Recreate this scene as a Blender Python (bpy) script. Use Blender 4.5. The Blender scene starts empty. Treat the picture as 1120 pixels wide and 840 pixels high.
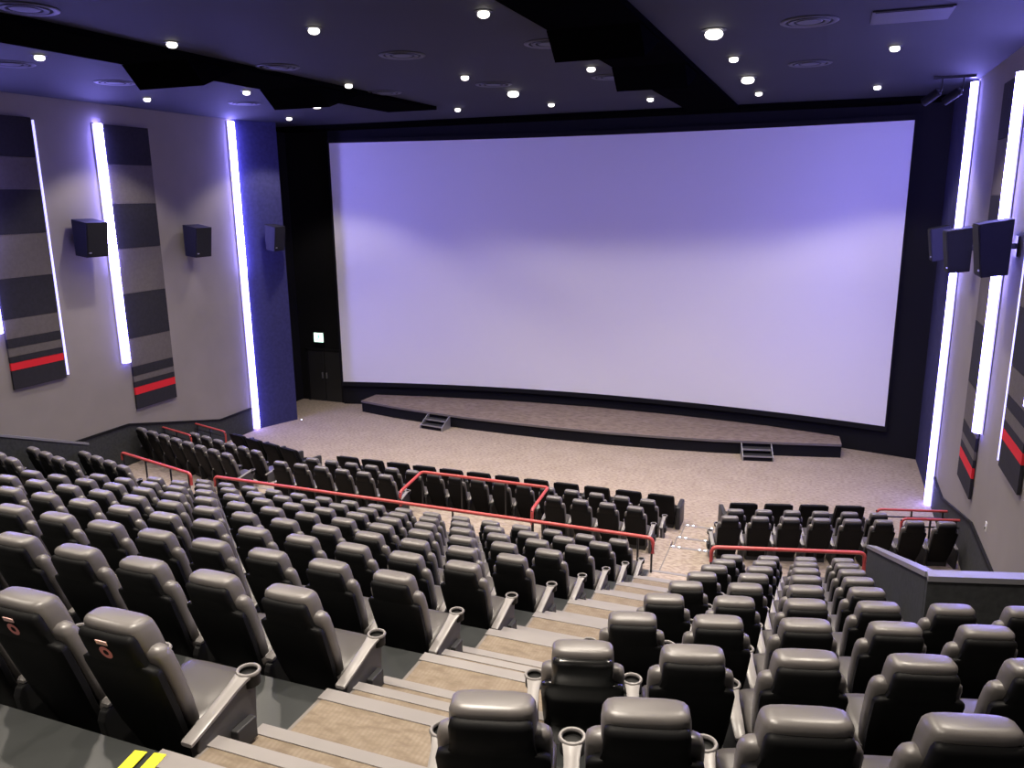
import bpy, bmesh, math, random
from mathutils import Vector, Matrix
random.seed(4)
S = bpy.context.scene
COL = S.collection
R = math.radians

# ------------------------------------------------------------------ camera, world, exposure
EYE = 8.4
PITCH, ROLL, YAW = R(13.194), R(0.650), R(-21.241)
cam_data = bpy.data.cameras.new('camera')
cam_data.sensor_fit = 'HORIZONTAL'
cam_data.sensor_width = 36.0
cam_data.lens = 36.0 * 878.58 / 1120.0
cam_data.clip_end = 200
cam = bpy.data.objects.new('camera', cam_data)
COL.objects.link(cam)
fwd = Vector((math.sin(YAW) * math.cos(PITCH), math.cos(YAW) * math.cos(PITCH), -math.sin(PITCH)))
rgt0 = Vector((math.cos(YAW), -math.sin(YAW), 0))
dwn0 = -rgt0.cross(fwd)
rgt = math.cos(ROLL) * rgt0 + math.sin(ROLL) * dwn0
dwn = -math.sin(ROLL) * rgt0 + math.cos(ROLL) * dwn0
m = Matrix((rgt, -dwn, -fwd)).transposed().to_4x4()
m.translation = (0, 0, EYE)
cam.matrix_world = m
S.camera = cam

def pix(x, y, z):
    d = Vector((x, y, z - EYE))
    w = d.dot(fwd)
    if w < 0.1:
        return (-9999, -9999)
    return (560 + 878.58 * d.dot(rgt) / w, 420 + 878.58 * d.dot(dwn) / w)

world = bpy.data.worlds.new('world')
S.world = world
world.use_nodes = True
world.node_tree.nodes['Background'].inputs[0].default_value = (0.0, 0.0, 0.0, 1)
world.node_tree.nodes['Background'].inputs[1].default_value = 0.0
S.view_settings.view_transform = 'Standard'
S.view_settings.look = 'None'
S.view_settings.gamma = 1
S.view_settings.exposure = 0.0

SPOT_W = 355.0          # ordinary downlight, wide lobe
SPOT_BIG = 590.0        # large downlight, wide lobe
NARROW = 1.9           # narrow lobe, share of the wide one
SPOT_COL = (1.0, 0.89, 0.76)
LED_COL = (0.265, 0.23, 1.0)
LED_POWER = 48.0

# ------------------------------------------------------------------ materials
def new_mat(name):
    mt = bpy.data.materials.new(name)
    mt.use_nodes = True
    nt = mt.node_tree
    return mt, nt, nt.nodes['Principled BSDF']

def plain(name, c, rough=0.6, spec=0.5, metal=0.0, noise=0.0, scale=20.0, bump=0.0, bscale=None):
    mt, nt, b = new_mat(name)
    b.inputs['Base Color'].default_value = (*c, 1)
    b.inputs['Roughness'].default_value = rough
    b.inputs['Specular IOR Level'].default_value = spec
    b.inputs['Metallic'].default_value = metal
    if noise or bump:
        tc = nt.nodes.new('ShaderNodeTexCoord')
        n = nt.nodes.new('ShaderNodeTexNoise')
        n.inputs['Scale'].default_value = scale
        n.inputs['Detail'].default_value = 4
        nt.links.new(tc.outputs['Object'], n.inputs['Vector'])
        if noise:
            r = nt.nodes.new('ShaderNodeValToRGB')
            r.color_ramp.elements[0].position = 0.3
            r.color_ramp.elements[1].position = 0.7
            r.color_ramp.elements[0].color = tuple(v * (1 - noise) for v in c) + (1,)
            r.color_ramp.elements[1].color = tuple(min(1, v * (1 + noise)) for v in c) + (1,)
            nt.links.new(n.outputs['Fac'], r.inputs['Fac'])
            nt.links.new(r.outputs['Color'], b.inputs['Base Color'])
        if bump:
            n2 = nt.nodes.new('ShaderNodeTexNoise')
            n2.inputs['Scale'].default_value = bscale or scale * 4
            n2.inputs['Detail'].default_value = 3
            nt.links.new(tc.outputs['Object'], n2.inputs['Vector'])
            bp = nt.nodes.new('ShaderNodeBump')
            bp.inputs['Strength'].default_value = bump
            bp.inputs['Distance'].default_value = 0.01
            nt.links.new(n2.outputs['Fac'], bp.inputs['Height'])
            nt.links.new(bp.outputs['Normal'], b.inputs['Normal'])
    return mt

def glow(name, c, strength):
    mt, nt, b = new_mat(name)
    b.inputs['Base Color'].default_value = (0.8, 0.8, 0.8, 1)
    b.inputs['Emission Color'].default_value = (*c, 1)
    b.inputs['Emission Strength'].default_value = strength
    return mt

def carpet(name, a, b_, c_, big=1.2, fine=9.0, weave=False):
    """loop carpet: blotches of three close tones, optional woven lines"""
    mt, nt, b = new_mat(name)
    b.inputs['Roughness'].default_value = 0.85
    b.inputs['Specular IOR Level'].default_value = 0.25
    tc = nt.nodes.new('ShaderNodeTexCoord')
    n1 = nt.nodes.new('ShaderNodeTexNoise'); n1.inputs['Scale'].default_value = fine; n1.inputs['Detail'].default_value = 6
    n2 = nt.nodes.new('ShaderNodeTexNoise'); n2.inputs['Scale'].default_value = big; n2.inputs['Detail'].default_value = 2
    mp = nt.nodes.new('ShaderNodeMapping'); mp.inputs['Scale'].default_value = (1.0, 2.2, 1.0)
    nt.links.new(tc.outputs['Object'], mp.inputs['Vector'])
    nt.links.new(mp.outputs['Vector'], n1.inputs['Vector'])
    nt.links.new(tc.outputs['Object'], n2.inputs['Vector'])
    r = nt.nodes.new('ShaderNodeValToRGB')
    e = r.color_ramp.elements
    e[0].position = 0.36; e[0].color = (*a, 1)
    e[1].position = 0.66; e[1].color = (*c_, 1)
    k = e.new(0.5); k.color = (*b_, 1)
    nt.links.new(n1.outputs['Fac'], r.inputs['Fac'])
    mix = nt.nodes.new('ShaderNodeMix'); mix.data_type = 'RGBA'; mix.blend_type = 'MULTIPLY'
    mix.inputs['Factor'].default_value = 0.35
    r2 = nt.nodes.new('ShaderNodeValToRGB')
    r2.color_ramp.elements[0].position = 0.35; r2.color_ramp.elements[0].color = (0.72, 0.70, 0.69, 1)
    r2.color_ramp.elements[1].position = 0.65; r2.color_ramp.elements[1].color = (1, 1, 1, 1)
    nt.links.new(n2.outputs['Fac'], r2.inputs['Fac'])
    nt.links.new(r.outputs['Color'], mix.inputs[6]); nt.links.new(r2.outputs['Color'], mix.inputs[7])
    out = mix.outputs[2]
    if weave:
        wv = nt.nodes.new('ShaderNodeTexWave'); wv.wave_type = 'BANDS'; wv.bands_direction = 'X'
        wv.inputs['Scale'].default_value = 10; wv.inputs['Distortion'].default_value = 1.5; wv.inputs['Detail'].default_value = 3
        wv2 = nt.nodes.new('ShaderNodeTexNoise'); wv2.inputs['Scale'].default_value = 24; wv2.inputs['Detail'].default_value = 2
        nt.links.new(tc.outputs['Object'], wv.inputs['Vector']); nt.links.new(mp.outputs['Vector'], wv2.inputs['Vector'])
        ml = nt.nodes.new('ShaderNodeMath'); ml.operation = 'MULTIPLY_ADD'; ml.inputs[1].default_value = 0.45
        nt.links.new(wv.outputs['Fac'], ml.inputs[0]); nt.links.new(wv2.outputs['Fac'], ml.inputs[2])
        mx = nt.nodes.new('ShaderNodeMix'); mx.data_type = 'RGBA'
        nt.links.new(ml.outputs[0], mx.inputs['Factor'])
        mx.inputs[6].default_value = (*a, 1)
        nt.links.new(out, mx.inputs[7])
        out = mx.outputs[2]
    nt.links.new(out, b.inputs['Base Color'])
    return mt

M = {}
M['leather'] = plain('grey_leatherette', (0.120, 0.110, 0.106), 0.40, 0.75, noise=0.06, scale=6, bump=0.05, bscale=160)
M['shell'] = plain('black_shell', (0.0032, 0.0032, 0.0036), 0.6, 0.16, noise=0.15, scale=8)
M['seat'] = plain('seat_leatherette', (0.055, 0.050, 0.048), 0.38, 0.5)
M['void'] = plain('flat_black', (0.0022, 0.0022, 0.0025), 0.9, 0.05)  # near-black for the ceiling bands and wedge speakers
M['void'].node_tree.nodes['Principled BSDF'].inputs['IOR'].default_value = 1.0
M['end_panel'] = plain('end_panel_grey', (0.055, 0.053, 0.053), 0.5, 0.4)
M['gloss_shell'] = plain('glossy_black_shell', (0.008, 0.008, 0.008), 0.18, 0.6)
M['arm'] = plain('grey_plastic', (0.20, 0.188, 0.183), 0.34, 0.5)
M['dark'] = plain('charcoal_plastic', (0.02, 0.02, 0.021), 0.5, 0.4)
M['well'] = plain('cup_black', (0.004, 0.004, 0.004), 0.6, 0.3)
M['vinyl'] = plain('dark_grey_vinyl', (0.026, 0.028, 0.028), 0.33, 0.5, noise=0.18, scale=1.6)
M['carpet'] = carpet('mottled_beige_carpet', (0.225, 0.178, 0.14), (0.30, 0.247, 0.20), (0.355, 0.30, 0.248))
M['aisle'] = carpet('woven_beige_carpet', (0.145, 0.113, 0.082), (0.185, 0.149, 0.111), (0.215, 0.177, 0.136), weave=True)
M['nosing'] = plain('pale_nosing', (0.20, 0.186, 0.18), 0.4, 0.5, noise=0.05, scale=3)
M['riser'] = plain('step_riser', (0.13, 0.115, 0.105), 0.6)
M['deck'] = carpet('stage_carpet', (0.135, 0.10, 0.085), (0.18, 0.14, 0.115), (0.215, 0.17, 0.145), fine=5.0)
M['black'] = plain('black_paint', (0.006, 0.006, 0.0075), 0.8, 0.2)
M['ceil'] = plain('ceiling_paint', (0.0075, 0.0085, 0.0125), 0.75, 0.3, noise=0.12, scale=0.6)
M['beige'] = plain('beige_acoustic_cloth', (0.245, 0.224, 0.206), 0.9, 0.2, noise=0.05, scale=0.8, bump=0.12, bscale=60)
M['wains'] = plain('charcoal_carpet', (0.036, 0.038, 0.040), 0.9, 0.2, noise=0.2, scale=14)
M['glow_cloth'] = plain('dark_cloth_blue_glow', (0.036, 0.036, 0.105), 0.9, 0.2, noise=0.15, scale=9)  # dark cloth, blue glow of the light strips put into its colour
M['panel_dark'] = plain('charcoal_cloth', (0.022, 0.021, 0.027), 0.9, 0.2, noise=0.12, scale=12)
M['panel_grey'] = plain('warm_grey_cloth', (0.11, 0.098, 0.094), 0.9, 0.2, noise=0.08, scale=12)
M['panel_red'] = plain('red_cloth', (0.62, 0.015, 0.025), 0.8, 0.3)
M['screen'] = plain('screen_vinyl', (0.79, 0.79, 0.79), 0.85, 0.2)
M['red'] = plain('red_paint', (0.42, 0.062, 0.056), 0.36, 0.5)
M['post'] = plain('black_steel', (0.012, 0.012, 0.013), 0.4, 0.5)
M['steel'] = plain('brushed_steel', (0.36, 0.36, 0.37), 0.35, 0.5, metal=0.7)
M['speaker'] = plain('speaker_black', (0.006, 0.006, 0.008), 0.7, 0.2)
M['grille'] = plain('speaker_cloth', (0.014, 0.014, 0.018), 0.85, 0.2, noise=0.2, scale=60)
M['vent'] = plain('vent_grey', (0.020, 0.021, 0.026), 0.5, 0.4)
M['hatch'] = plain('hatch_grey', (0.022, 0.022, 0.029), 0.5, 0.4)
M['cap'] = plain('pale_capping', (0.18, 0.18, 0.20), 0.4, 0.5)
M['white'] = plain('white_plastic', (0.75, 0.74, 0.72), 0.4, 0.5)
M['pink'] = plain('pink_sticker', (0.75, 0.26, 0.24), 0.5)
M['pale_pink'] = plain('pale_pink_sticker', (0.82, 0.52, 0.48), 0.5)
M['yellow'] = plain('yellow_tape', (0.85, 0.80, 0.03), 0.5)
M['lamp'] = glow('downlight_lens', (1.0, 0.93, 0.84), 5)
M['led'] = glow('led_diffuser', LED_COL, LED_POWER * 1.35)
M['led_low'] = glow('led_diffuser_low', LED_COL, LED_POWER * 0.42)
M['led_halo'] = glow('led_strip_halo', LED_COL, 1.5)  # purple halo of the strips, built as a faintly glowing rim
M['led_thin'] = glow('led_diffuser_dim', (0.36, 0.34, 1.0), 2.2)
M['stud'] = glow('step_led', (0.75, 0.78, 1.0), 9)
M['exit'] = glow('exit_sign_face', (0.62, 1.0, 0.80), 2.2)
M['exit_green'] = glow('exit_sign_green', (0.05, 0.55, 0.30), 1.0)

# ------------------------------------------------------------------ mesh helpers
class MB:
    def __init__(s):
        s.v, s.f = [], []
    def add(s, vs, fs):
        o = len(s.v)
        s.v += [tuple(p) for p in vs]
        s.f += [tuple(i + o for i in f) for f in fs]
        return s
    def box(s, x0, y0, z0, x1, y1, z1):
        return s.add([(x0, y0, z0), (x1, y0, z0), (x1, y1, z0), (x0, y1, z0), (x0, y0, z1), (x1, y0, z1), (x1, y1, z1), (x0, y1, z1)],
                     [(3, 2, 1, 0), (4, 5, 6, 7), (0, 1, 5, 4), (1, 2, 6, 5), (2, 3, 7, 6), (3, 0, 4, 7)])
    def prism(s, poly, z0, z1):
        """polygon in plan, counter-clockwise, extruded z0..z1"""
        n = len(poly)
        return s.add([(x, y, z0) for x, y in poly] + [(x, y, z1) for x, y in poly],
                     [tuple(range(n - 1, -1, -1)), tuple(range(n, 2 * n))] + [(i, (i + 1) % n, n + (i + 1) % n, n + i) for i in range(n)])
    def slab(s, poly, x0, x1):
        """polygon in the y-z plane extruded along x"""
        n = len(poly)
        return s.add([(x0, y, z) for y, z in poly] + [(x1, y, z) for y, z in poly],
                     [tuple(range(n - 1, -1, -1)), tuple(range(n, 2 * n))] + [(i, (i + 1) % n, n + (i + 1) % n, n + i) for i in range(n)])
    def loft(s, secs, cap=True):
        n = len(secs[0]); k = len(secs)
        vs = [p for sec in secs for p in sec]
        fs = [(a * n + i, a * n + (i + 1) % n, (a + 1) * n + (i + 1) % n, (a + 1) * n + i) for a in range(k - 1) for i in range(n)]
        if cap:
            fs += [tuple(range(n - 1, -1, -1)), tuple(range((k - 1) * n, k * n))]
        return s.add(vs, fs)
    def tube(s, path, r, n=10, closed=False):
        path = [Vector(p) for p in path]
        secs = []
        k = len(path)
        for i, p in enumerate(path):
            a = path[(i - 1) % k] if (closed or i) else p
            b = path[(i + 1) % k] if (closed or i < k - 1) else p
            t = (b - a).normalized()
            u = t.cross(Vector((0, 0, 1)))
            if u.length < 1e-4:
                u = Vector((1, 0, 0))
            u.normalize(); w = u.cross(t).normalized()
            secs.append([p + r * (math.cos(2 * math.pi * j / n) * u + math.sin(2 * math.pi * j / n) * w) for j in range(n)])
        if closed:
            secs.append(secs[0])
            return s.loft(secs, cap=False)
        return s.loft(secs)
    def lathe(s, prof, c=(0, 0, 0), n=20, cap=True):
        secs = [[(c[0] + r * math.cos(2 * math.pi * j / n), c[1] + r * math.sin(2 * math.pi * j / n), c[2] + z) for j in range(n)] for r, z in prof]
        return s.loft(secs, cap)
    def mesh(s, name, mat, smooth=None, bevel=0.0):
        me = bpy.data.meshes.new(name)
        me.from_pydata(s.v, [], s.f)
        bm = bmesh.new(); bm.from_mesh(me)
        bmesh.ops.recalc_face_normals(bm, faces=bm.faces)
        if bevel:
            ed = [e for e in bm.edges if len(e.link_faces) == 2 and e.calc_face_angle(0) > 0.6]
            bmesh.ops.bevel(bm, geom=ed, offset=bevel, segments=2, profile=0.5, affect='EDGES')
        bm.to_mesh(me); bm.free()
        me.materials.append(mat)
        if smooth is not None:
            me.shade_smooth()
            me.set_sharp_from_angle(angle=R(smooth))
        return me

def place(name, me, parent=None, loc=None, rz=0.0):
    o = bpy.data.objects.new(name, me)
    COL.objects.link(o)
    if parent is not None:
        o.parent = parent
    if loc is not None:
        o.location = loc
    if rz:
        o.rotation_euler = (0, 0, rz)
    return o

def build(mb, name, mat, parent=None, smooth=None, bevel=0.0):
    return place(name, mb.mesh(name, mat, smooth, bevel), parent)

def thing(name, label, cat, loc=(0, 0, 0), rz=0.0, group=None):
    o = bpy.data.objects.new(name, None)
    COL.objects.link(o)
    o.empty_display_size = 0.1
    o.location = loc
    o.rotation_euler = (0, 0, rz)
    o['label'] = label; o['category'] = cat
    if group:
        o['group'] = group
    return o

def tag(o, label, cat, group=None):
    o['label'] = label; o['category'] = cat
    if group:
        o['group'] = group
    return o

def struct(mb, name, mat, smooth=None, bevel=0.0):
    o = build(mb, name, mat, None, smooth, bevel)
    o['kind'] = 'structure'
    return o

ORD = ['first', 'second', 'third', 'fourth', 'fifth', 'sixth', 'seventh', 'eighth', 'ninth', 'tenth', 'eleventh', 'twelfth',
       'thirteenth', 'fourteenth', 'fifteenth', 'sixteenth']

# ------------------------------------------------------------------ layout numbers
XL, XR = -19.4, 3.2           # side walls
ZC = 11.05                    # ceiling
TILT = R(15.5); TT = math.tan(TILT)
CH = 1.13                     # seat height, floor to headrest top
def floor_z(i): return EYE - (2.03 + 0.5255 * i) - CH
def row_y(i): return 2.66 + 1.363 * i
CROSS = floor_z(8)            # cross aisle level (1.036)
AX0, AX1 = -2.86, -1.50       # stair aisle
BX0, BX1 = -14.75, -13.22     # far aisle
def ry(y, x): return y + TT * (x - AX1)          # a row line of the block beside the half wall
def ly(y, x): return y + TT * (BX0 - x)          # a row line of the far wing
ARC_R, ARC_CX, ARC_CY = 42.0, -8.05, -12.9
def arc(x, d=0.0): return ARC_CY + math.sqrt((ARC_R + d) ** 2 - (x - ARC_CX) ** 2)

# ------------------------------------------------------------------ room shell
struct(MB().box(-20.8, 15.0, -0.3, XR, 30.2, 0.0), 'floor', M['carpet'])
struct(MB().box(-20.8, -6, ZC, XR + 0.4, 30.2, ZC + 0.3), 'ceiling', M['ceil'])
struct(MB().box(-20.8, -6.3, -0.3, XR + 0.4, -6, ZC + 0.3), 'wall_back', M['black'])

# side walls: cloth above, charcoal carpet dado below, thin trim between
WP = [(-6, 1.75), (17.7, 1.75), (21.6, 0.85), (23.25, 0.85)]
for nm, x0, s in (('left', XL, -1), ('right', XR, 1)):
    w = struct(MB().slab(WP + [(23.25, 0.0), (23.64, 0.0), (23.64, ZC), (-6, ZC)], x0, x0 + s * 0.3), 'wall_' + nm, M['beige'])
    d = struct(MB().slab([(-6, -0.3), (23.25, -0.3)] + WP[::-1], x0 - s * 0.03, x0 + s * 0.3), 'baseboard_' + nm, M['wains'])
    t = MB()
    for (a, b) in zip(WP[:-1], WP[1:]):
        t.slab([(a[0], a[1] - 0.03), (b[0], b[1] - 0.03), (b[0], b[1] + 0.04), (a[0], a[1] + 0.04)], x0 - s * 0.05, x0 + s * 0.05)
    struct(t, 'trim_' + ('1' if s < 0 else '2'), M['black'])
# dark cloth returns beside the screen
struct(MB().prism([(XL, 23.64), (XL, 25.3), (-18.95, 25.3), (-18.75, 25.12), (XL + 0.08, 23.64)][::-1], 0, ZC), 'wall_left', M['glow_cloth'])
struct(MB().box(XR - 0.03, 23.64, -0.3, XR + 0.3, 28.0, ZC), 'wall_right', M['glow_cloth'])
struct(MB().box(-20.8, 25.2, -0.3, -20.5, 30.2, ZC), 'wall_left', M['black'])
struct(MB().box(-20.8, 25.0, 0, XL + 0.01, 25.3, ZC), 'wall_left', M['black'])
# screen wall, curved like the screen
n = 40
f1 = [(-18.35 + (XR + 0.05 + 18.35) * i / n) for i in range(n + 1)]
struct(MB().prism([(x, arc(x)) for x in f1] + [(x, arc(x) + 0.3) for x in f1[::-1]], 0, ZC), 'wall_front', M['black'])
struct(MB().box(-20.6, 28.0, 0, -18.33, 28.3, ZC), 'wall_front', M['black'])

# door of the exit recess
dr = thing('door_1', 'black double exit door under the lit exit sign beside the screen', 'door', (-19.3, 27.99, 0))
dr['kind'] = 'structure'
for sx in (-1, 1):
    lf = build(MB().box(0.02 if sx > 0 else -0.78, -0.05, 0.01, 0.78 if sx > 0 else -0.02, 0, 2.15), 'door_leaf', M['dark'], dr, bevel=0.01)
    build(MB().box(sx * 0.1 - 0.02, -0.11, 1.0, sx * 0.1 + 0.02, -0.05, 1.25), 'door_handle', M['steel'], lf)
fr = MB().box(-0.88, -0.07, 0, -0.78, 0, 2.25).box(0.78, -0.07, 0, 0.88, 0, 2.25).box(-0.88, -0.07, 2.15, 0.88, 0, 2.25)
build(fr, 'door_frame', M['black'], dr)

# ------------------------------------------------------------------ raked floor
def platform(poly, z, mat=None, depth=0.75):
    return struct(MB().prism(poly, z - depth, z), 'floor', mat or M['vinyl'])
for i in range(-4, 8):
    z = floor_z(i); ya, yb = row_y(i) - 0.1, row_y(i + 1) - 0.1
    platform([(BX1, ya), (AX0, ya), (AX0, yb), (BX1, yb)], z)
    xr = XR if i <= 3 else 1.08
    platform([(AX1, ya - 0.05), (xr, ry(ya - 0.05, xr)), (xr, ry(yb - 0.05, xr)), (AX1, yb - 0.05)], z)
    if i >= 2:
        xl = -17.55 if i >= 4 else XL
        platform([(BX0, yb), (xl, ly(yb, xl)), (xl, ly(ya, xl)), (BX0, ya)], z)
# the row nearest the rail stands on the lowest terrace; the cross aisle runs just beyond the rail, lower down
ya = row_y(8) - 0.1
CE = 14.86                                  # edge of that terrace
struct(MB().prism([(BX1, ya), (AX0, ya), (AX0, CE), (BX1, CE)], CROSS - 1.2, CROSS), 'floor', M['vinyl'])
struct(MB().prism([(AX1, ya - 0.05), (1.08, ry(ya - 0.05, 1.08)), (1.08, ry(CE, 1.08)), (AX1, CE)], CROSS - 1.2, CROSS), 'floor', M['vinyl'])
struct(MB().prism([(BX0, CE), (-17.6, ly(CE, -17.6)), (-17.6, ly(ya, -17.6)), (BX0, ya)], CROSS - 1.2, CROSS), 'floor', M['vinyl'])
Z3, Z2 = 0.52, 0.17
struct(MB().box(1.08, 7.5, Z3 - 0.3, XR, 16.2, Z3 - 0.002), 'floor', M['carpet'])     # entrance passages
struct(MB().box(XL, 7.5, Z3 - 0.3, -17.6, 16.2, Z3 - 0.002), 'floor', M['carpet'])
def front_level(y0, y1, z):
    struct(MB().prism([(BX1, y0), (AX0, y0), (AX0, y1), (BX1, y1)], z - 0.6, z), 'floor', M['carpet'])
    struct(MB().prism([(AX1, y0), (XR, ry(y0, XR)), (XR, ry(y1 + 0.1, XR)), (AX1, y1 + 0.1)], z - 0.6, z), 'floor', M['carpet'])
    struct(MB().prism([(BX0, y1 + 0.1), (XL, ly(y1 + 0.1, XL)), (XL, ly(y0, XL)), (BX0, y0)], z - 0.6, z), 'floor', M['carpet'])
front_level(CE, 17.62, Z3)
front_level(17.62, 18.85, Z2)

# stair aisles: step > carpet tread and pale nosing
STEP_D = 0.36
def stair(x0, x1, rows):
    rt = bpy.data.objects.new('floor', None); COL.objects.link(rt); rt['kind'] = 'structure'
    def tread(y0, y1, z, nose=0.075, cloth='aisle', drop=0.5):
        s = build(MB().box(x0, y0, z - drop, x1, y1, z), 'step', M['riser'], rt)
        build(MB().box(x0 + 0.03, y0 + 0.01, z, x1 - 0.03, y1 - nose, z + 0.006), 'tread_carpet', M[cloth], s)
        build(MB().box(x0, y1 - nose, z - 0.05, x1, y1 + 0.012, z + 0.012), 'nosing', M['nosing'], s)
        return s
    for i in rows:
        z = floor_z(i); yn = row_y(i + 1) - 0.1
        tread(yn - 1.363 + 2 * STEP_D, yn, z, 0.10)
        tread(yn, yn + STEP_D, z - 0.175)
        tread(yn + STEP_D, yn + 2 * STEP_D, z - 0.35)
    # past the rail: down to the cross aisle and on to the flat floor
    y = row_y(8) - 0.1 + 2 * STEP_D
    for y1, z in ((CE, CROSS), (CE + 0.33, 0.862), (CE + 0.66, 0.69), (17.25, Z3), (18.2, 0.345), (19.4, Z2)):
        tread(y, y1, z, 0.07, 'carpet', 0.6)
        y = y1
    return rt
stair(AX0, AX1, range(-4, 8))
stair(BX0, BX1, range(2, 8))

# half walls of the two entrance passages, tops sloping with the seats
def half_wall(xn, xf, xw, s, side):
    """xn, xf: plan position of the sloping wall at its near (high) and far (low) end"""
    y0, y1, z0, z1 = 8.73, 14.70, 4.50, 2.18
    def run(d0, d1, ya, yb, za0, za1, zb0, zb1, name, mat):
        vs = [(xn + s * d0, ya, za0), (xn + s * d1, ya, za0), (xf + s * d1, yb, zb0), (xf + s * d0, yb, zb0),
              (xn + s * d0, ya, za1), (xn + s * d1, ya, za1), (xf + s * d1, yb, zb1), (xf + s * d0, yb, zb1)]
        struct(MB().add(vs, [(3, 2, 1, 0), (4, 5, 6, 7), (0, 1, 5, 4), (1, 2, 6, 5), (2, 3, 7, 6), (3, 0, 4, 7)]), name, mat)
    tr = 'trim_3' if s > 0 else 'trim_4'
    run(0, 0.12, y0, y1, Z3 - 0.1, z0, Z3 - 0.1, z1, 'wall_' + side, M['wains'])
    run(-0.02, 0.14, y0 - 0.05, y1 + 0.03, z0, z0 + 0.06, z1, z1 + 0.06, tr, M['cap'])
    yy = lambda xx: y0 - 0.02 + TT * abs(xx - xn)
    struct(MB().prism([(xn, yy(xn) - 0.12), (xw, yy(xw) - 0.12), (xw, yy(xw)), (xn, yy(xn))][::s], Z3 - 0.1, z0), 'wall_' + side, M['wains'])
    struct(MB().prism([(xn, yy(xn) - 0.14), (xw, yy(xw) - 0.14), (xw, yy(xw) + 0.02), (xn, yy(xn) + 0.02)][::s], z0, z0 + 0.06), tr, M['cap'])
half_wall(1.22, 1.08, XR, 1, 'right')
half_wall(-17.74, -17.62, XL, -1, 'left')

# ------------------------------------------------------------------ screen and stage
scr = thing('projection_screen', 'huge curved white cinema screen filling the front wall', 'screen', (ARC_CX, 27.9, 0))
n = 56
def strip(xa, xb, z0, z1, d0, d1):
    xs = [xa + (xb - xa) * i / n for i in range(n + 1)]
    return MB().prism([(x - ARC_CX, arc(x, d0) - 27.9) for x in xs] + [(x - ARC_CX, arc(x, d1) - 27.9) for x in xs[::-1]], z0, z1)
build(strip(-18.3, 2.2, 0.97, 10.46, -0.10, -0.06), 'screen_surface', M['screen'], scr, smooth=40)
mk = strip(-18.3, 2.2, 0.80, 0.97, -0.13, -0.02)
build(mk, 'masking', M['black'], scr)
build(strip(-18.3, 2.2, 10.46, 10.62, -0.13, -0.02), 'masking', M['black'], scr)
build(strip(-18.34, -18.28, 0.80, 10.62, -0.14, -0.02), 'masking', M['black'], scr)
build(strip(2.19, 2.25, 0.80, 10.62, -0.13, -0.02), 'masking', M['black'], scr)

fr = [(-16.95, 26.95), (-15.3, 26.55), (-13.6, 26.25), (-12.0, 26.05), (-10.3, 25.93), (-8.5, 25.86), (-6.5, 25.86), (-4.8, 25.98), (-3.04, 26.17), (-1.2, 26.5), (0.92, 26.98)]
bk = [(0.86, 27.86), (-1.5, arc(-1.5) - 0.2), (-4.5, arc(-4.5) - 0.2), (-8.0, arc(-8.0) - 0.2), (-11.5, arc(-11.5) - 0.2), (-14.5, arc(-14.5) - 0.2), (-16.9, arc(-16.9) - 0.2)]
st = thing('stage', 'low curved black stage platform below the screen', 'stage', (0, 0, 0))
build(MB().prism(fr + bk, 0.0, 0.44), 'stage_base', M['black'], st)
top = MB().prism([(x, y - 0.04) for x, y in fr] + bk, 0.44, 0.47)
build(top, 'stage_top', M['deck'], st)
ed = MB()
for a, b in zip(fr[:-1], fr[1:]):
    ed.prism([(a[0], a[1] - 0.06), (b[0], b[1] - 0.06), (b[0], b[1] - 0.035), (a[0], a[1] - 0.035)], 0.40, 0.475)
build(ed, 'edge_trim', M['riser'], st)

def stage_steps(x, y, rz, label):
    t = thing('stage_stair', label, 'stairs', (x, y, 0), rz, 'steps up to the stage')
    for k in range(2):
        tr = build(MB().box(-0.46, -0.56 + 0.28 * k, 0.14 * (k + 1) , 0.46, -0.28 + 0.28 * k, 0.14 * (k + 1) + 0.03), 'step', M['dark'], t)
        build(MB().box(-0.46, -0.58 + 0.28 * k, 0.14 * (k + 1) - 0.01, 0.46, -0.555 + 0.28 * k, 0.14 * (k + 1) + 0.035), 'step_edge', M['steel'], tr)
    for sx in (-1, 1):
        build(MB().slab([(-0.60, 0), (-0.02, 0), (-0.02, 0.44), (-0.10, 0.44), (-0.60, 0.14)], sx * 0.47 - 0.015, sx * 0.47 + 0.015), 'stringer', M['steel'], t)
    build(MB().box(-0.45, -0.54, 0, 0.45, -0.02, 0.13), 'step_base', M['black'], t)
stage_steps(-13.05, 26.06, R(-8), 'small black steps at the stage end close to the exit sign')
stage_steps(-1.68, 26.30, R(12), 'small metal-edged steps at the stage end opposite the exit sign')

# ------------------------------------------------------------------ seats
def yc(z): return (1.13 - z) * 0.33
def sec(w, d, y, z, p=4.0, n=16, dy=None):
    out = []
    for j in range(n):
        a = 2 * math.pi * (j + 0.5) / n
        c, s = math.cos(a), math.sin(a)
        out.append((w / 2 * math.copysign(abs(c) ** (2 / p), c), y + d / 2 * math.copysign(abs(s) ** (2 / p), s), z))
    return out
def loft_back(rows, off):
    return MB().loft([sec(w, d, yc(z) + off + e, z) for (z, w, d, e) in rows])
me_cushion = loft_back([(0.40, 0.42, 0.09, 0), (0.44, 0.45, 0.11, 0), (0.60, 0.485, 0.125, 0), (0.82, 0.505, 0.13, 0), (0.91, 0.50, 0.13, 0), (0.948, 0.485, 0.115, 0), (0.968, 0.45, 0.085, 0), (0.976, 0.39, 0.045, 0)], 0.03).mesh('back_cushion', M['leather'], 50)
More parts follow.
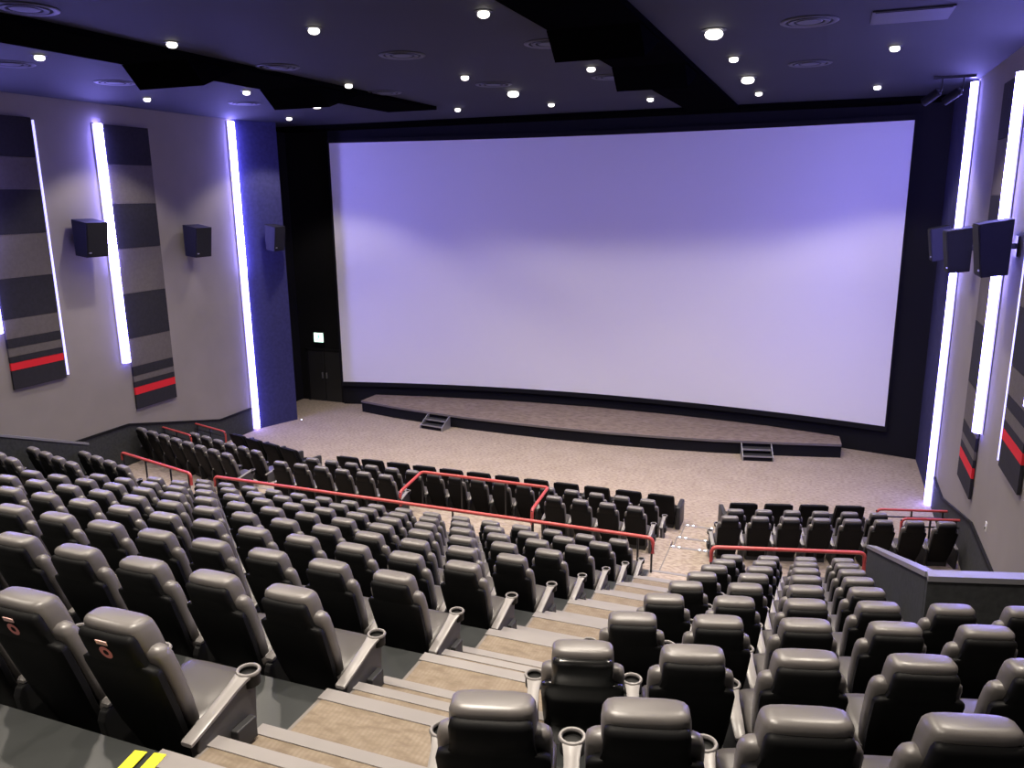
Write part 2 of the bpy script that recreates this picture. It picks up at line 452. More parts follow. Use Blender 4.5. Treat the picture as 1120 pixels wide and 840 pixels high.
me_head = loft_back([(0.83, 0.30, 0.12, 0.01), (0.86, 0.345, 0.16, 0.005), (0.93, 0.37, 0.185, 0), (1.03, 0.37, 0.185, 0), (1.09, 0.36, 0.178, 0), (1.112, 0.345, 0.155, 0), (1.124, 0.32, 0.125, 0), (1.130, 0.27, 0.075, 0)], 0.035).mesh('headrest', M['leather'], 50)
sh = [(0.10, 0.34, 0.05, 0.03), (0.14, 0.38, 0.06, 0.02), (0.40, 0.445, 0.075, 0), (0.60, 0.482, 0.085, 0), (0.84, 0.498, 0.085, 0), (0.868, 0.485, 0.08, 0), (0.882, 0.44, 0.075, 0), (0.890, 0.38, 0.075, 0), (0.93, 0.362, 0.082, 0), (0.96, 0.358, 0.088, 0), (1.045, 0.352, 0.084, 0), (1.068, 0.338, 0.06, 0.005), (1.078, 0.30, 0.03, 0.01)]
me_shell = loft_back(sh, -0.055).mesh('backrest', M['shell'], 50)
me_gloss = loft_back(sh, -0.055).mesh('backrest', M['gloss_shell'], 50)
def sec_seat(y, w, z0, z1, p=4.0, n=16):
    return [(w / 2 * math.copysign(abs(math.cos(a)) ** (2 / p), math.cos(a)), y, (z0 + z1) / 2 + (z1 - z0) / 2 * math.copysign(abs(math.sin(a)) ** (2 / p), math.sin(a)))
            for a in [2 * math.pi * (j + 0.5) / n for j in range(n)]]
me_seat = MB().loft([sec_seat(y, w, a, b) for y, w, a, b in ((0.23, 0.44, 0.33, 0.40), (0.26, 0.48, 0.31, 0.435), (0.45, 0.49, 0.31, 0.45), (0.64, 0.49, 0.33, 0.465), (0.70, 0.48, 0.345, 0.455), (0.735, 0.42, 0.37, 0.43))]).mesh('seat', M['seat'], 50)
me_base = MB().box(-0.20, 0.30, 0.0, 0.20, 0.58, 0.32).mesh('seat_base', M['dark'])
PX = 0.3225
PANEL = [(0.17, 0), (0.56, 0), (0.60, 0.47), (0.52, 0.535), (0.14, 0.428), (0.12, 0.38)]
me_panel = MB().slab(PANEL, -0.026, 0.026).mesh('side_panel', M['dark'], None, 0.008)
me_panel_end = MB().slab(PANEL, -0.026, 0.026).mesh('side_panel', M['end_panel'], None, 0.008)
def arm_mesh(rows):
    s = []
    for y, z, w, h in rows:
        s.append([(sx * w / 2, y, z + sz * h / 2) for sx, sz in ((-1, -.6), (-.7, -1), (.7, -1), (1, -.6), (1, .6), (.7, 1), (-.7, 1), (-1, .6))])
    return MB().loft(s)
A_END = ((0.30, 0.492, 0.074, 0.03), (0.44, 0.532, 0.076, 0.03), (0.50, 0.548, 0.088, 0.028), (0.53, 0.555, 0.10, 0.024))
me_arm = arm_mesh(((0.075, 0.435, 0.068, 0.022), (0.085, 0.439, 0.074, 0.03)) + A_END).mesh('armrest', M['arm'], 40)
me_arm_in = arm_mesh(((0.16, 0.455, 0.05, 0.02), (0.175, 0.46, 0.066, 0.03)) + A_END).mesh('armrest', M['arm'], 40)
ring = MB().tube([(0.060 * math.cos(2 * math.pi * j / 18), 0.575 + 0.060 * math.sin(2 * math.pi * j / 18), 0.562) for j in range(18)], 0.011, 6, True)
me_ring = ring.mesh('cup_holder', M['arm'], 60)
me_well = MB().lathe([(0.050, 0.475), (0.063, 0.485), (0.063, 0.560), (0.056, 0.560), (0.053, 0.538)], (0, 0.575, 0), 18).mesh('cup_well', M['well'], 60)
me_box = MB().box(0.0, 0.36, 0.20, 0.05, 0.52, 0.33).mesh('step_light_box', M['dark'], None, 0.008)

def add_arm(root, x, aisle=0):
    place('side_panel', me_panel_end if aisle else me_panel, root, (x, 0, 0))
    a = place('armrest', me_arm if aisle else me_arm_in, root, (x, 0, 0))
    place('cup_holder', me_ring, a)
    place('cup_well', me_well, a)
    if aisle:
        b = place('step_light_box', me_box, root, (x + aisle * 0.028 - (0.05 if aisle < 0 else 0), 0, 0))

def seat(x, y, z, rz, label, group, arms, aisle=0, shell=None):
    t = thing('cinema_seat', label, 'seat', (x, y, z), rz, group)
    place('seat_base', me_base, t)
    place('seat', me_seat, t)
    place('back_cushion', me_cushion, t)
    place('backrest', shell or me_shell, t)
    place('headrest', me_head, t)
    for sx in arms:
        add_arm(t, sx * PX, aisle if sx == aisle else 0)
    return t

def seen(x, y, z):
    for dx, dz in ((-0.32, 1.0), (0.32, 1.0), (0, 1.13), (-0.3, 0.5), (0.4, 0.55)):
        px, py = pix(x + dx, y + 0.1, z + dz)
        if -4 < px < 1124 and -4 < py < 844:
            return True
    return False

def behind(i): return ORD[8 - i]
NSEAT = 0
for i in range(0, 9):
    z = floor_z(i)
    # middle block, sixteen to a row
    for k in range(16):
        x, y = -3.20 - 0.645 * k, row_y(i)
        if not seen(x, y, z):
            continue
        lab = 'grey-topped black seat, %s from the stairs, %s row behind the long red rail' % (ORD[k], behind(i))
        t = seat(x, y, z, 0, lab, 'seats of the middle block', (1, -1) if k == 15 else (1,), 1 if k == 0 else 0)
        NSEAT += 1
        if i == 0 and k < 2:                    # the two that carry a sticker
            t['label'] = ('black seat with pink ring sticker, beside the stairs, ninth row behind the long rail',
                          'black seat with pink ring sticker, second from the stairs in the ninth row')[k]
            def on_back(zz, d=0.0): return yc(zz) - 0.102 - d
            lb = build(MB().add([(-0.035, on_back(1.02), 1.02), (0.035, on_back(1.02), 1.02), (0.035, on_back(1.045), 1.045), (-0.035, on_back(1.045), 1.045),
                                 (-0.035, on_back(1.02) + .01, 1.02), (0.035, on_back(1.02) + .01, 1.02), (0.035, on_back(1.045) + .01, 1.045), (-0.035, on_back(1.045) + .01, 1.045)],
                                [(0, 1, 2, 3), (7, 6, 5, 4), (0, 4, 5, 1), (1, 5, 6, 2), (2, 6, 7, 3), (3, 7, 4, 0)]), 'sticker_strip', M['pale_pink'], t)
            rg = MB()
            for r0, r1 in ((0.040, 0.017),):
                nn = 20
                o_ = [(r0 * math.cos(2 * math.pi * j / nn), r0 * math.sin(2 * math.pi * j / nn)) for j in range(nn)]
                i_ = [(r1 * math.cos(2 * math.pi * j / nn), r1 * math.sin(2 * math.pi * j / nn)) for j in range(nn)]
                P = lambda a, d: (a[0], on_back(0.968 + a[1], d), 0.968 + a[1])
                rg.add([P(a, 0) for a in o_] + [P(a, 0) for a in i_], [(j, (j + 1) % nn, nn + (j + 1) % nn, nn + j) for j in range(nn)])
            build(rg, 'sticker_ring', M['pink'], t)
    # block beside the half wall
    nr = 4 if i >= 4 else 7
    for k in range(nr):
        x = -1.15 + 0.612 * k; y = row_y(i) + 0.02 + 0.170 * k
        if not seen(x, y, z):
            continue
        lab = 'grey-topped black seat, %s from the stairs, %s row behind the short red rail' % (ORD[k], behind(i))
        sh_ = me_gloss if (i == 1 and k == 0) else None
        t = seat(x, y, z, TILT, lab, 'seats of the block beside the half wall', (1, -1) if k == 0 else (1,), -1 if k == 0 else 0, sh_)
        if sh_:
            t['label'] = 'black seat with a glossy back shell, beside the stairs, eighth row behind the short rail'
        NSEAT += 1
    # far wing
    if i >= 2:
        for k in range(4):
            x = -15.46 - 0.61 * k; y = row_y(i) + 0.17 + 0.169 * k
            if not seen(x, y, z):
                continue
            lab = 'grey-topped black seat, %s from the far aisle, %s row behind the far sloping rail' % (ORD[k], behind(i))
            seat(x, y, z, -TILT, lab, 'seats of the far wing', (1, -1) if k == 3 else (1,), 1 if k == 0 else 0)
            NSEAT += 1
# two rows in front of the rails
FR = (('row just beyond', Z3, 0), ('second row beyond', Z2, 1))
for word, z, j in FR:
    y0 = (16.53, 17.93)[j]
    for k in range(16):
        if j == 0 and 4 <= k <= 9:
            continue                            # wheelchair bay
        x = -3.54 - 0.632 * k
        seat(x, y0, z, 0, 'grey-topped black seat, %s from the stairs, %s the long red rail' % (ORD[k], word), 'middle seats in front of the long rail',
             (1, -1) if (k == 15 or (j == 0 and k == 3)) else (1,), 1 if k == 0 else 0)
        NSEAT += 1
    for k in range((8, 6)[j]):
        x = -1.50 + 0.612 * k; y = (16.68, 18.0)[j] + 0.170 * k
        seat(x, y, z, TILT, 'grey-topped black seat, %s from the stairs, %s the short red rail' % (ORD[k], word), 'seats in front of the short rail',
             (1, -1) if k == 0 else (1,), -1 if k == 0 else 0)
        NSEAT += 1
    for k in range((8, 6)[j]):
        x = (-14.86, -15.0)[j] - 0.60 * k; y = (16.62, 17.98)[j] + 0.166 * k
        seat(x, y, z, -TILT, 'grey-topped black seat, %s from the far aisle, %s the far sloping rail' % (ORD[k], word), 'wing seats in front of the far rail',
             (1, -1) if k == (7, 5)[j] else (1,), 1 if k == 0 else 0)
        NSEAT += 1

# front row: wide loungers with plain backs
def yl(z): return (0.98 - z) * 0.36
def loft_l(rows, off):
    return MB().loft([sec(w, d, yl(z) + off, z, 5.0, 20) for z, w, d in rows])
me_lback = loft_l([(0.12, 0.60, 0.06), (0.3, 0.66, 0.08), (0.7, 0.67, 0.09), (0.9, 0.665, 0.085), (0.96, 0.65, 0.06), (0.98, 0.62, 0.03)], -0.03).mesh('backrest', M['shell'], 45)
me_lcush = loft_l([(0.30, 0.60, 0.12), (0.6, 0.64, 0.16), (0.86, 0.64, 0.15), (0.935, 0.62, 0.11), (0.955, 0.58, 0.06)], 0.08).mesh('back_cushion', M['shell'], 45)
me_lseat = MB().loft([sec_seat(y, w, a, b) for y, w, a, b in ((0.25, 0.55, 0.28, 0.38), (0.30, 0.60, 0.24, 0.43), (0.75, 0.61, 0.26, 0.45), (0.85, 0.60, 0.28, 0.44), (0.90, 0.55, 0.32, 0.40))]).mesh('seat', M['shell'], 45)
me_larm = MB().box(-0.06, 0.22, 0.0, 0.06, 0.92, 0.60).mesh('armrest', M['dark'], 45, 0.03)
me_lbase = MB().box(-0.28, 0.3, 0.0, 0.28, 0.8, 0.26).mesh('seat_base', M['dark'])
def lounger(x, y, rz, label, group, last):
    t = thing('lounge_seat', label, 'seat', (x, y, 0), rz, group)
    place('seat_base', me_lbase, t); place('seat', me_lseat, t); place('back_cushion', me_lcush, t); place('backrest', me_lback, t)
    for sx in ((1, -1) if last else (1,)):
        place('armrest', me_larm, t, (sx * 0.4, 0, 0))
for k in range(12):
    lounger(-3.45 - 0.841 * k, 19.2, 0, 'wide plain-backed front row seat in the middle block, %s from the stairs' % ORD[k], 'wide front row seats, middle', k == 11)
for k in range(4):
    lounger(-1.43 + 0.81 * k, 19.3 + 0.225 * k, TILT, 'wide plain-backed front row seat beside the short rail, %s from the stairs' % ORD[k], 'wide front row seats by the short rail', k == 0)
for k in range(4):
    lounger(-14.86 - 0.83 * k, 19.3 + 0.23 * k, -TILT, 'wide plain-backed front row seat in the far wing, %s from the aisle' % ORD[k], 'wide front row seats, far wing', k == 3)

# ------------------------------------------------------------------ red handrails
def fillet(pts, r=0.12, n=5):
    pts = [Vector(p) for p in pts]
    out = [pts[0]]
    for a, b, c in zip(pts[:-2], pts[1:-1], pts[2:]):
        u = (a - b).normalized(); w = (c - b).normalized()
        rr = min(r, (a - b).length * 0.45, (c - b).length * 0.45)
        p, q = b + u * rr, b + w * rr
        for j in range(n + 1):
            t = j / n
            out.append((1 - t) ** 2 * p + 2 * t * (1 - t) * b + t * t * q)
    out.append(pts[-1])
    return out
def rail(label, path, posts, lower=None, r=0.038):
    o = Vector((posts[0][0], posts[0][1], posts[0][2]))
    t = thing('handrail', label, 'railing', o)
    L = lambda p: Vector(p) - o
    build(MB().tube([L(p) for p in fillet(path)], r, 12), 'rail_bar', M['red'], t, smooth=50)
    for x, y, z0, z1 in posts:
        build(MB().tube([L((x, y, z0)), L((x, y, z1))], 0.022, 8), 'post', M['post'], t, smooth=50)
        
    if lower:
        for a, b in lower:
            build(MB().tube([L(a), L(b)], 0.02, 8), 'lower_bar', M['post'], t, smooth=50)
zr = 1.78; yr = 14.75
px_ = [-2.80, -5.0, -7.15, -9.3, -11.4, -13.52]
rail('long red handrail across the middle block', [(-2.78, yr, zr - 0.32), (-2.78, yr, zr), (-13.58, yr, zr), (-13.58, yr, zr - 0.25)],
     [(x, yr, CROSS, zr - 0.02) for x in px_] + [(-3.08, yr, CROSS, zr - 0.03), (-5.3, yr, CROSS, zr - 0.03)])
sx0, sy0, sx1, sy1 = -1.64, 14.72, 1.10, 15.42
rail('short red handrail between the stairs and the half wall', [(sx0, sy0, zr - 0.30), (sx0, sy0, zr), (sx1, sy1, zr), (sx1, sy1, zr - 0.35)],
     [(sx0 + (sx1 - sx0) * t, sy0 + (sy1 - sy0) * t, CROSS, zr - 0.02) for t in (0.0, 0.36, 0.68, 1.0)])
a, b = (-14.3, 14.72), (-17.3, 15.45)
rail('short red handrail sloping away before the far wing', [(a[0], a[1], zr - 0.30), (a[0], a[1], zr), (b[0], b[1], zr), (b[0], b[1], zr - 0.2)],
     [(a[0] + (b[0] - a[0]) * t, a[1] + (b[1] - a[1]) * t, CROSS, zr - 0.02) for t in (0.03, 0.28, 0.64, 0.98)])
# U-shaped rail of the wheelchair bay
zu = 1.49
U = [(-5.77, 16.0), (-5.88, 17.48), (-9.32, 17.48), (-9.14, 16.0)]
rail('red three-sided handrail around the empty wheelchair bay', [(U[0][0], U[0][1], zu - 0.35), (*U[0], zu), (*U[1], zu), (*U[2], zu), (*U[3], zu), (U[3][0], U[3][1], zu - 0.35)],
     [(x, y, Z3, zu - 0.02) for x, y in U] + [(-7.0, 17.48, Z3, zu - 0.02), (-8.2, 17.48, Z3, zu - 0.02)])
# pairs of low rails by the side walls
def wall_rail(label, p, q, z, zf):
    n3 = [(p[0] + (q[0] - p[0]) * t, p[1] + (q[1] - p[1]) * t) for t in (0.0, 0.5, 0.94)]
    rail(label, [(p[0], p[1], z - 0.45), (p[0], p[1], z), (q[0], q[1], z)], [(x, y, zf, z - 0.02) for x, y in n3],
         [((p[0], p[1], z - 0.18), (q[0], q[1], z - 0.18))], 0.03)
wall_rail('low red rail past the half wall, in line with the front seats', (1.60, 20.15), (3.16, 20.55), 0.92, 0.0)
wall_rail('low red rail past the half wall, in line with the second row', (1.99, 18.56), (3.16, 18.86), 1.36, Z2)
wall_rail('low red rail by the far side wall, end of the second row', (-17.85, 18.55), (-19.36, 18.98), 1.32, Z2)
wall_rail('low red rail by the far side wall, in line with front seats', (-17.75, 19.95), (-19.36, 20.4), 1.05, 0.0)

# step lights: small bright studs set into step edges
def stud(x, y, z, label, group):
    t = thing('step_light', label, 'light', (x, y, z), 0, group)
    build(MB().lathe([(0.035, 0), (0.035, 0.012), (0.02, 0.016)], (0, 0, 0), 12), 'bezel', M['steel'], t)
    build(MB().lathe([(0.026, 0.012), (0.02, 0.022), (0.01, 0.024)], (0, 0, 0), 12), 'lens', M['stud'], t)
g = 'step lights beside the stairs below the rails'
for j, (yy, zz) in enumerate(((17.21, Z3), (18.16, 0.345), (19.36, Z2))):
    for k, xx in enumerate((-2.78, -2.64)):
        stud(xx, yy, zz + 0.013, 'tiny white step light, %s step below the long rail, %s of its pair' % (ORD[j], ORD[k]), g)
    for k, xx in enumerate((-2.18, -2.06)):
        stud(xx, yy, zz + 0.013, 'tiny white step light, %s step beside the short rail, %s of its pair' % (ORD[j], ORD[k]), g)
for k, xx in enumerate((-6.55, -7.7, -8.85)):
    stud(xx, 17.58, Z3, 'tiny white floor light at the edge of the wheelchair bay, %s from stairs' % ORD[k], 'floor lights of the wheelchair bay')

stud(-18.55, 25.1, 0.0, 'tiny white floor light at the foot of the dark cloth wall corner', 'corner floor light')

# yellow tape on the floor edge behind the nearest seat
tp = thing('hazard_tape', 'two yellow tape stripes on the floor edge behind the sticker seats', 'tape', (-2.86, 2.44, floor_z(-1) + 0.012), R(10))
for k in range(2):
    build(MB().box(-0.10 + k * 0.105, -0.26, 0.001, -0.035 + k * 0.105, 0.09, 0.005), 'stripe', M['yellow'], tp)

# ------------------------------------------------------------------ wall panels, light strips, speakers
def wall_panel(label, x, s, y0, y1, edges):
    """edges: z levels from the bottom up; cloth bands between them"""
    t = thing('acoustic_panel', label, 'wall panel', (x - s * 0.021, (y0 + y1) / 2, edges[0][0]))
    for j, (z, kind) in enumerate(edges[:-1]):
        z1 = edges[j + 1][0]
        b = MB().box(0, y0 - (y0 + y1) / 2, z + 0.004 - edges[0][0], -s * 0.05, y1 - (y0 + y1) / 2, z1 - 0.004 - edges[0][0])
        build(b, 'cloth_band', M['panel_' + kind], t)
    return t
PA = [(2.15, 'dark'), (2.60, 'red'), (2.83, 'dark'), (3.00, 'grey'), (3.18, 'dark'), (3.47, 'grey'), (4.33, 'dark'), (5.68, 'grey'), (7.0, 'dark'), (8.30, 'grey'), (9.4, 'dark'), (10.5, '')]
PB = [(3.64, 'dark'), (4.14, 'red'), (4.34, 'dark'), (4.50, 'grey'), (4.72, 'dark'), (4.96, 'grey'), (5.46, 'dark'), (6.49, 'grey'), (7.58, 'dark'), (8.7, 'grey'), (9.5, 'dark'), (10.5, '')]
for x, s, w in ((XL, -1, 'exit sign side'), (XR, 1, 'half wall side')):
    wall_panel('tall striped cloth panel with red band, nearer the screen, ' + w, x, s, 18.04, 19.68, PA)
    wall_panel('tall striped cloth panel with red band, farther from the screen, ' + w, x, s, 14.20, 15.76, PB)

def light_strip(label, x, s, y, z0, z1, w=0.24, mat='led', depth=0.17, split=None):
    t = thing('light_strip', label, 'light', (x - s * 0.021, y, z0), 0, 'purple wall light strips')
    build(MB().box(0, -w / 2, 0, -s * 0.008, w / 2, z1 - z0), 'channel', M['vent'], t)
    pr = [(-s * 0.008, -w / 2), (-s * (depth * 0.75), -w * 0.36), (-s * depth, 0), (-s * (depth * 0.75), w * 0.36), (-s * 0.008, w / 2)]
    if mat != 'led':
        build(MB().prism(pr, 0.01, z1 - z0 - 0.01), 'diffuser', M[mat], t)
        return
    cuts = [z0] + ([split] if split else []) + [z1]
    for a, b, mm in zip(cuts[:-1], cuts[1:], ('led_low', 'led') if split else ('led',)):
        build(MB().prism(pr, a - z0 + 0.008, b - z0 - 0.008), 'diffuser', M[mm], t)
    for e in (-1, 1):       # added glowing rim along each side, imitates the purple halo
        q = [(-s * 0.002, e * w * 0.5), (-s * 0.002, e * (w * 0.5 + 0.035)), (-s * 0.026, e * (w * 0.5 + 0.03)), (-s * 0.034, e * w * 0.5)]
        build(MB().prism(q, 0.004, z1 - z0 - 0.004), 'halo_edge', M['led_halo'], t)
for x, s, wd in ((XL + 0.0, -1, 'on the exit sign side'), (XR, 1, 'on the half wall side')):
    light_strip('glowing purple-white strip from ceiling to floor next to the screen, ' + wd, x - s * 0.002, s, 23.42, 0.02 if s > 0 else 0.06, 10.98, split=5.8)
    light_strip('glowing purple-white strip beside the striped panel nearer the screen, ' + wd, x, s, 17.85, 3.65, 10.5, split=6.4)
    light_strip('glowing purple-white strip beside the striped panel farther from screen, ' + wd, x, s, 14.0, 5.15, 10.5, split=7.2)
    light_strip('thin dim purple strip along the farther striped panel, ' + wd, x, s, 15.84, 3.70, 10.45, 0.05, 'led_thin', 0.06)

def speaker(label, x, s, y, z, h=0.98, w=0.72, d=0.42):
    t = thing('wall_speaker', label, 'speaker', (x, y, z), 0, 'surround speakers on the side walls')
    # cabinet tilted downwards and toward the seats
    out = 0.16
    prof = [(-s * out, -h / 2), (-s * (out + d), -h / 2 - 0.06), (-s * (out + d + 0.12), h / 2 - 0.10), (-s * out, h / 2)]
    vs = [(px, -w / 2, pz) for px, pz in prof] + [(px, w / 2, pz) for px, pz in prof]
    build(MB().add(vs, [(0, 1, 2, 3), (7, 6, 5, 4), (0, 4, 5, 1), (1, 5, 6, 2), (2, 6, 7, 3), (3, 7, 4, 0)]), 'cabinet', M['speaker'], t, bevel=0.012)
    p1, p2 = prof[1], prof[2]
    nx = -s * 0.012
    g_ = [(p1[0] + nx, p1[1] + 0.03), (p2[0] + nx, p2[1] - 0.03)]
    vs = [(g_[0][0], -w / 2 + 0.03, g_[0][1]), (g_[0][0], w / 2 - 0.03, g_[0][1]), (g_[1][0], w / 2 - 0.03, g_[1][1]), (g_[1][0], -w / 2 + 0.03, g_[1][1])]
    vs += [(a_ - nx, b_, c_) for a_, b_, c_ in vs]
    build(MB().add(vs, [(0, 1, 2, 3), (7, 6, 5, 4), (0, 4, 5, 1), (1, 5, 6, 2), (2, 6, 7, 3), (3, 7, 4, 0)]), 'grille', M['grille'], t)
    br = MB().box(-s * 0.0, -0.10, -0.18, -s * 0.03, 0.10, 0.18).box(-s * 0.0, -0.04, -0.05, -s * 0.20, 0.04, 0.05)
    build(br, 'bracket', M['post'], t)
    build(MB().box(-s * (out + d - 0.02), -w / 2 + 0.06, -h / 2 + 0.05, -s * (out + d + 0.045), -w / 2 + 0.13, -h / 2 + 0.08), 'badge', M['steel'], t)
for x, s, wd in ((XL, -1, 'on the exit sign side'), (XR, 1, 'on the half wall side')):
    speaker('black wall speaker beside the purple strip of the striped panel, ' + wd, x, s, 16.85, 7.42)
    speaker('black wall speaker on plain beige wall between panel and strip, ' + wd, x, s, 20.95, 7.12)
    speaker('black wall speaker on the dark cloth next to the screen, ' + wd, x if s > 0 else -19.0, s, 24.75 if s > 0 else 24.45, 7.05, 0.9, 0.6, 0.35)

# wall plate on the beige wall
pl = thing('wall_plate', 'small pale hook plate low on the beige wall past the half wall', 'switch', (XR, 16.39, 2.22))
build(MB().box(-0.015, -0.06, -0.09, 0, 0.06, 0.09), 'plate', M['white'], pl, bevel=0.004)
build(MB().box(-0.045, -0.015, -0.05, -0.015, 0.015, 0.0), 'toggle', M['steel'], pl)

# exit sign
ex = thing('exit_sign', 'glowing green and white exit sign above the black door', 'sign', (-19.45, 27.98, 2.55))
build(MB().box(-0.24, -0.10, -0.02, 0.24, 0, 0.40), 'housing', M['dark'], ex)
build(MB().box(-0.22, -0.115, 0.0, 0.22, -0.10, 0.38), 'face', M['exit'], ex)
man = MB().lathe([(0.026, 0.0), (0.026, 0.008)], (0, 0, 0), 12)
man.v = [(x + 0.03, -0.116 - z, y + 0.31) for x, y, z in man.v]
def limb(p, q, w=0.018):
    p, q = Vector((p[0], 0, p[1])), Vector((q[0], 0, q[1]))
    u = (q - p).normalized(); nrm = Vector((-u.z, 0, u.x)) * w
    c4 = [p + nrm, q + nrm, q - nrm, p - nrm]
    man.add([(c.x, -0.124, c.z) for c in c4] + [(c.x, -0.114, c.z) for c in c4], [(0, 1, 2, 3), (7, 6, 5, 4), (0, 4, 5, 1), (1, 5, 6, 2), (2, 6, 7, 3), (3, 7, 4, 0)])
limb((0.02, 0.28), (-0.01, 0.17), 0.026)
limb((0.02, 0.26), (0.09, 0.20), 0.012); limb((0.01, 0.26), (-0.07, 0.24), 0.012)
limb((-0.01, 0.18), (0.06, 0.12), 0.015); limb((0.06, 0.12), (0.05, 0.05), 0.015); limb((-0.01, 0.18), (-0.05, 0.10), 0.015); limb((-0.05, 0.10), (-0.12, 0.09), 0.015)
build(man, 'running_figure', M['exit_green'], ex)

# ------------------------------------------------------------------ ceiling
def soffit(x0, x1, y0, y1, nm):
    return struct(MB().box(x0, y0, ZC - 0.10, x1, y1, ZC + 0.02), nm, M['void'])
soffit(-12.95, -11.28, -6, 23.0, 'trim_5')
soffit(-4.38, -2.85, -6, 27.4, 'trim_6')
struct(MB().box(-20.4, 26.8, ZC - 0.12, XR, 28.0, ZC + 0.02), 'trim_7', M['void'])
def wedge(label, x0, x1, y0, y1, drop):
    t = thing('ceiling_speaker', label, 'speaker', ((x0 + x1) / 2, y0, ZC - 0.1), 0, 'wedge speakers under the ceiling beams')
    w = (x1 - x0) / 2
    build(MB().slab([(0, 0), (y1 - y0, 0), (0.28 * (y1 - y0), -drop)], -w, w), 'cabinet', M['void'], t)
    yb, L = 0.28 * (y1 - y0), y1 - y0
    u = Vector((0, L - yb, drop)).normalized(); nn = Vector((0, u.z, -u.y)) * 0.012
    A = Vector((0, yb, -drop)) + u * 0.06; B = Vector((0, L, 0)) - u * 0.1
    vs = []
    for e in (nn, Vector((0, 0, 0))):
        vs += [Vector((-w + 0.08, 0, 0)) + A + e, Vector((w - 0.08, 0, 0)) + A + e, Vector((w - 0.08, 0, 0)) + B + e, Vector((-w + 0.08, 0, 0)) + B + e]
    build(MB().add(vs, [(0, 1, 2, 3), (7, 6, 5, 4), (0, 4, 5, 1), (1, 5, 6, 2), (2, 6, 7, 3), (3, 7, 4, 0)]), 'grille', M['void'], t)
wedge('dark wedge speaker under the narrow ceiling beam, farther from the screen', -13.0, -11.4, 12.75, 14.15, 0.42)
wedge('dark wedge speaker under the narrow ceiling beam, nearer the screen', -13.0, -11.4, 16.9, 18.8, 0.42)
wedge('dark wedge speaker under the wide ceiling beam, farther from the screen', -4.4, -2.9, 13.0, 14.6, 0.42)
wedge('dark wedge speaker under the wide ceiling beam, nearer the screen', -4.4, -2.9, 17.2, 18.9, 0.42)

me_ringS = MB().lathe([(0.085, 0.0), (0.125, 0.0), (0.13, -0.012), (0.09, -0.02), (0.085, 0.0)], (0, 0, 0), 20, False).mesh('trim_ring', M['vent'], 40)
me_lensS = MB().lathe([(0.05, -0.002), (0.082, -0.022), (0.092, -0.048), (0.082, -0.076), (0.05, -0.096)], (0, 0, 0), 20).mesh('lens', M['lamp'], 50)
me_ringB = MB().lathe([(0.15, 0.0), (0.20, 0.0), (0.205, -0.014), (0.155, -0.024), (0.15, 0.0)], (0, 0, 0), 20, False).mesh('trim_ring', M['vent'], 40)
me_lensB = MB().lathe([(0.08, -0.002), (0.132, -0.034), (0.150, -0.074), (0.132, -0.116), (0.08, -0.146)], (0, 0, 0), 20).mesh('lens', M['lamp'], 50)
def spot_data(name, w, size, blend):
    l = bpy.data.lights.new(name, 'SPOT')
    l.energy = w; l.color = SPOT_COL
    l.spot_size = R(size); l.spot_blend = blend
    l.shadow_soft_size = 0.10
    return l
beams = {2: (spot_data('downlight_beam_edge', SPOT_W * 1.6, 112, 0.35), spot_data('downlight_core_edge', SPOT_W * NARROW, 76, 1.0)),
         0: (spot_data('downlight_beam', SPOT_W, 112, 0.35), spot_data('downlight_core', SPOT_W * NARROW, 76, 1.0)),
         1: (spot_data('downlight_beam_large', SPOT_BIG, 112, 0.35), spot_data('downlight_core_large', SPOT_BIG * NARROW, 76, 1.0))}
def downlight(x, y, big, label, edge=False):
    t = thing('downlight', label, 'light', (x, y, ZC), 0, 'ceiling downlights')
    place('trim_ring', me_ringB if big else me_ringS, t)
    place('lens', me_lensB if big else me_lensS, t)
    for d in beams[1 if big else 2 if edge else 0]:
        l = bpy.data.objects.new('beam', d)
        COL.objects.link(l); l.parent = t; l.location = (0, 0, -0.20)
GX = [-17.2, -13.95, -10.95, -7.9, -4.95, -2.0, 0.93]
small = {23.8: [0, 2, 3, 4, 5, 6], 17.6: [0, 1, 2, 3, 4, 5, 6], 11.75: [0, 1, 2, 3, 4, 5, 6], 5.7: [1, 2, 3, 4, 5, 6], -0.3: [3, 5]}
bigs = {20.65: [1, 3, 5], 14.6: [1, 5], 8.6: [1, 3, 5], 2.6: [3, 5]}
ys = sorted(list(small) + list(bigs), reverse=True)
for r_, y in enumerate(ys):
    lst = small.get(y) or bigs[y]
    for q, c in enumerate(lst):
        xx = GX[c]
        if y == 11.75 and c == 2: xx = -10.8
        downlight(xx, y, y in bigs, '%s round ceiling downlight, %s from the exit side, %s row out from the screen' % ('large' if y in bigs else 'small', ORD[q], ORD[r_]), c in (0, 6))

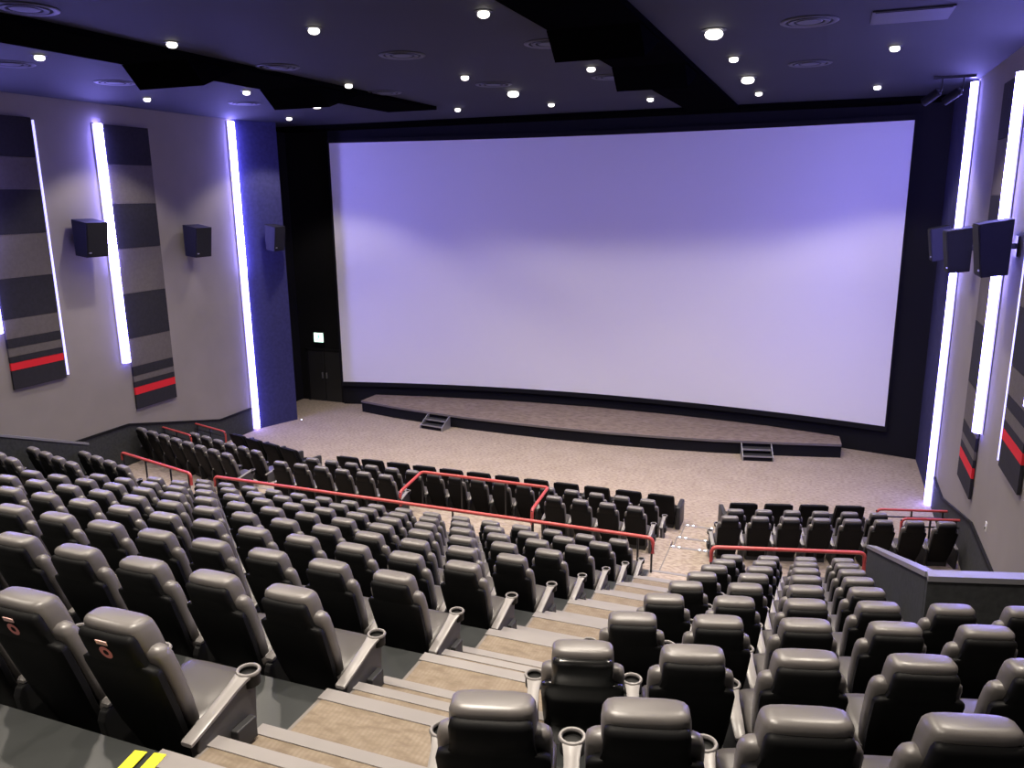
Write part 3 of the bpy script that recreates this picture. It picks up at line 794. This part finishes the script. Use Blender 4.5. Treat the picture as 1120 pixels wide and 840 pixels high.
me_v1 = MB().lathe([(0.44, 0.0), (0.45, -0.01), (0.42, -0.025), (0.36, -0.015), (0.36, 0.0)], (0, 0, 0), 32, False).mesh('outer_ring', M['vent'], 40)
me_v2 = MB().lathe([(0.32, 0.0), (0.31, -0.025), (0.24, -0.015), (0.24, 0.0)], (0, 0, 0), 28, False).mesh('inner_ring', M['vent'], 40)
me_v3 = MB().lathe([(0.20, -0.005), (0.19, -0.02), (0.05, -0.024)], (0, 0, 0), 24).mesh('centre_disc', M['vent'], 40)
vents = [(-15.6, 15.05), (-15.75, 19.75), (-15.3, 12.2), (-10.85, 14.75), (-11.0, 19.38), (-10.8, 8.96), (-7.85, 14.58), (-7.85, 19.18), (-4.9, 14.61), (-4.93, 19.2), (-0.51, 14.54), (-0.6, 19.1)]
for q, (x, y) in enumerate(sorted(vents)):
    row = 'near row' if y > 17 else 'row farther from the screen'
    nx_ = sorted([v for v in vents if (v[1] > 17) == (y > 17)]).index((x, y))
    t = thing('ceiling_vent', 'round ceiling vent, %s from the exit side, %s' % (ORD[nx_], 'row nearer the screen' if y > 17 else 'row farther from the screen'), 'vent', (x, y, ZC), 0, 'round ceiling vents')
    place('outer_ring', me_v1, t); place('inner_ring', me_v2, t); place('centre_disc', me_v3, t)
hp = thing('access_panel', 'pale rectangular access panel in the ceiling', 'panel', (0.96, 14.65, ZC))
build(MB().box(-0.56, -0.5, -0.025, 0.56, 0.5, 0), 'panel_frame', M['vent'], hp)
build(MB().box(-0.52, -0.46, -0.035, 0.52, 0.46, -0.025), 'hatch', M['hatch'], hp)
# small spotlight on a bracket in the ceiling corner
sp = thing('corner_spotlight', 'small black spotlight on brackets in the ceiling corner by the purple strip', 'light', (2.55, 22.6, ZC))
build(MB().box(-0.45, -0.04, -0.06, 0.45, 0.04, 0), 'track', M['post'], sp)
for k, xx in enumerate((-0.25, 0.2)):
    build(MB().tube([(xx, 0, -0.06), (xx, 0, -0.32), (xx - 0.12, 0.1, -0.40)], 0.02, 8), 'arm', M['post'], sp, smooth=50)
    build(MB().tube([(xx - 0.05, 0.02, -0.34), (xx - 0.35, 0.22, -0.56)], 0.10, 14), 'lamp_head', M['speaker'], sp, smooth=50)
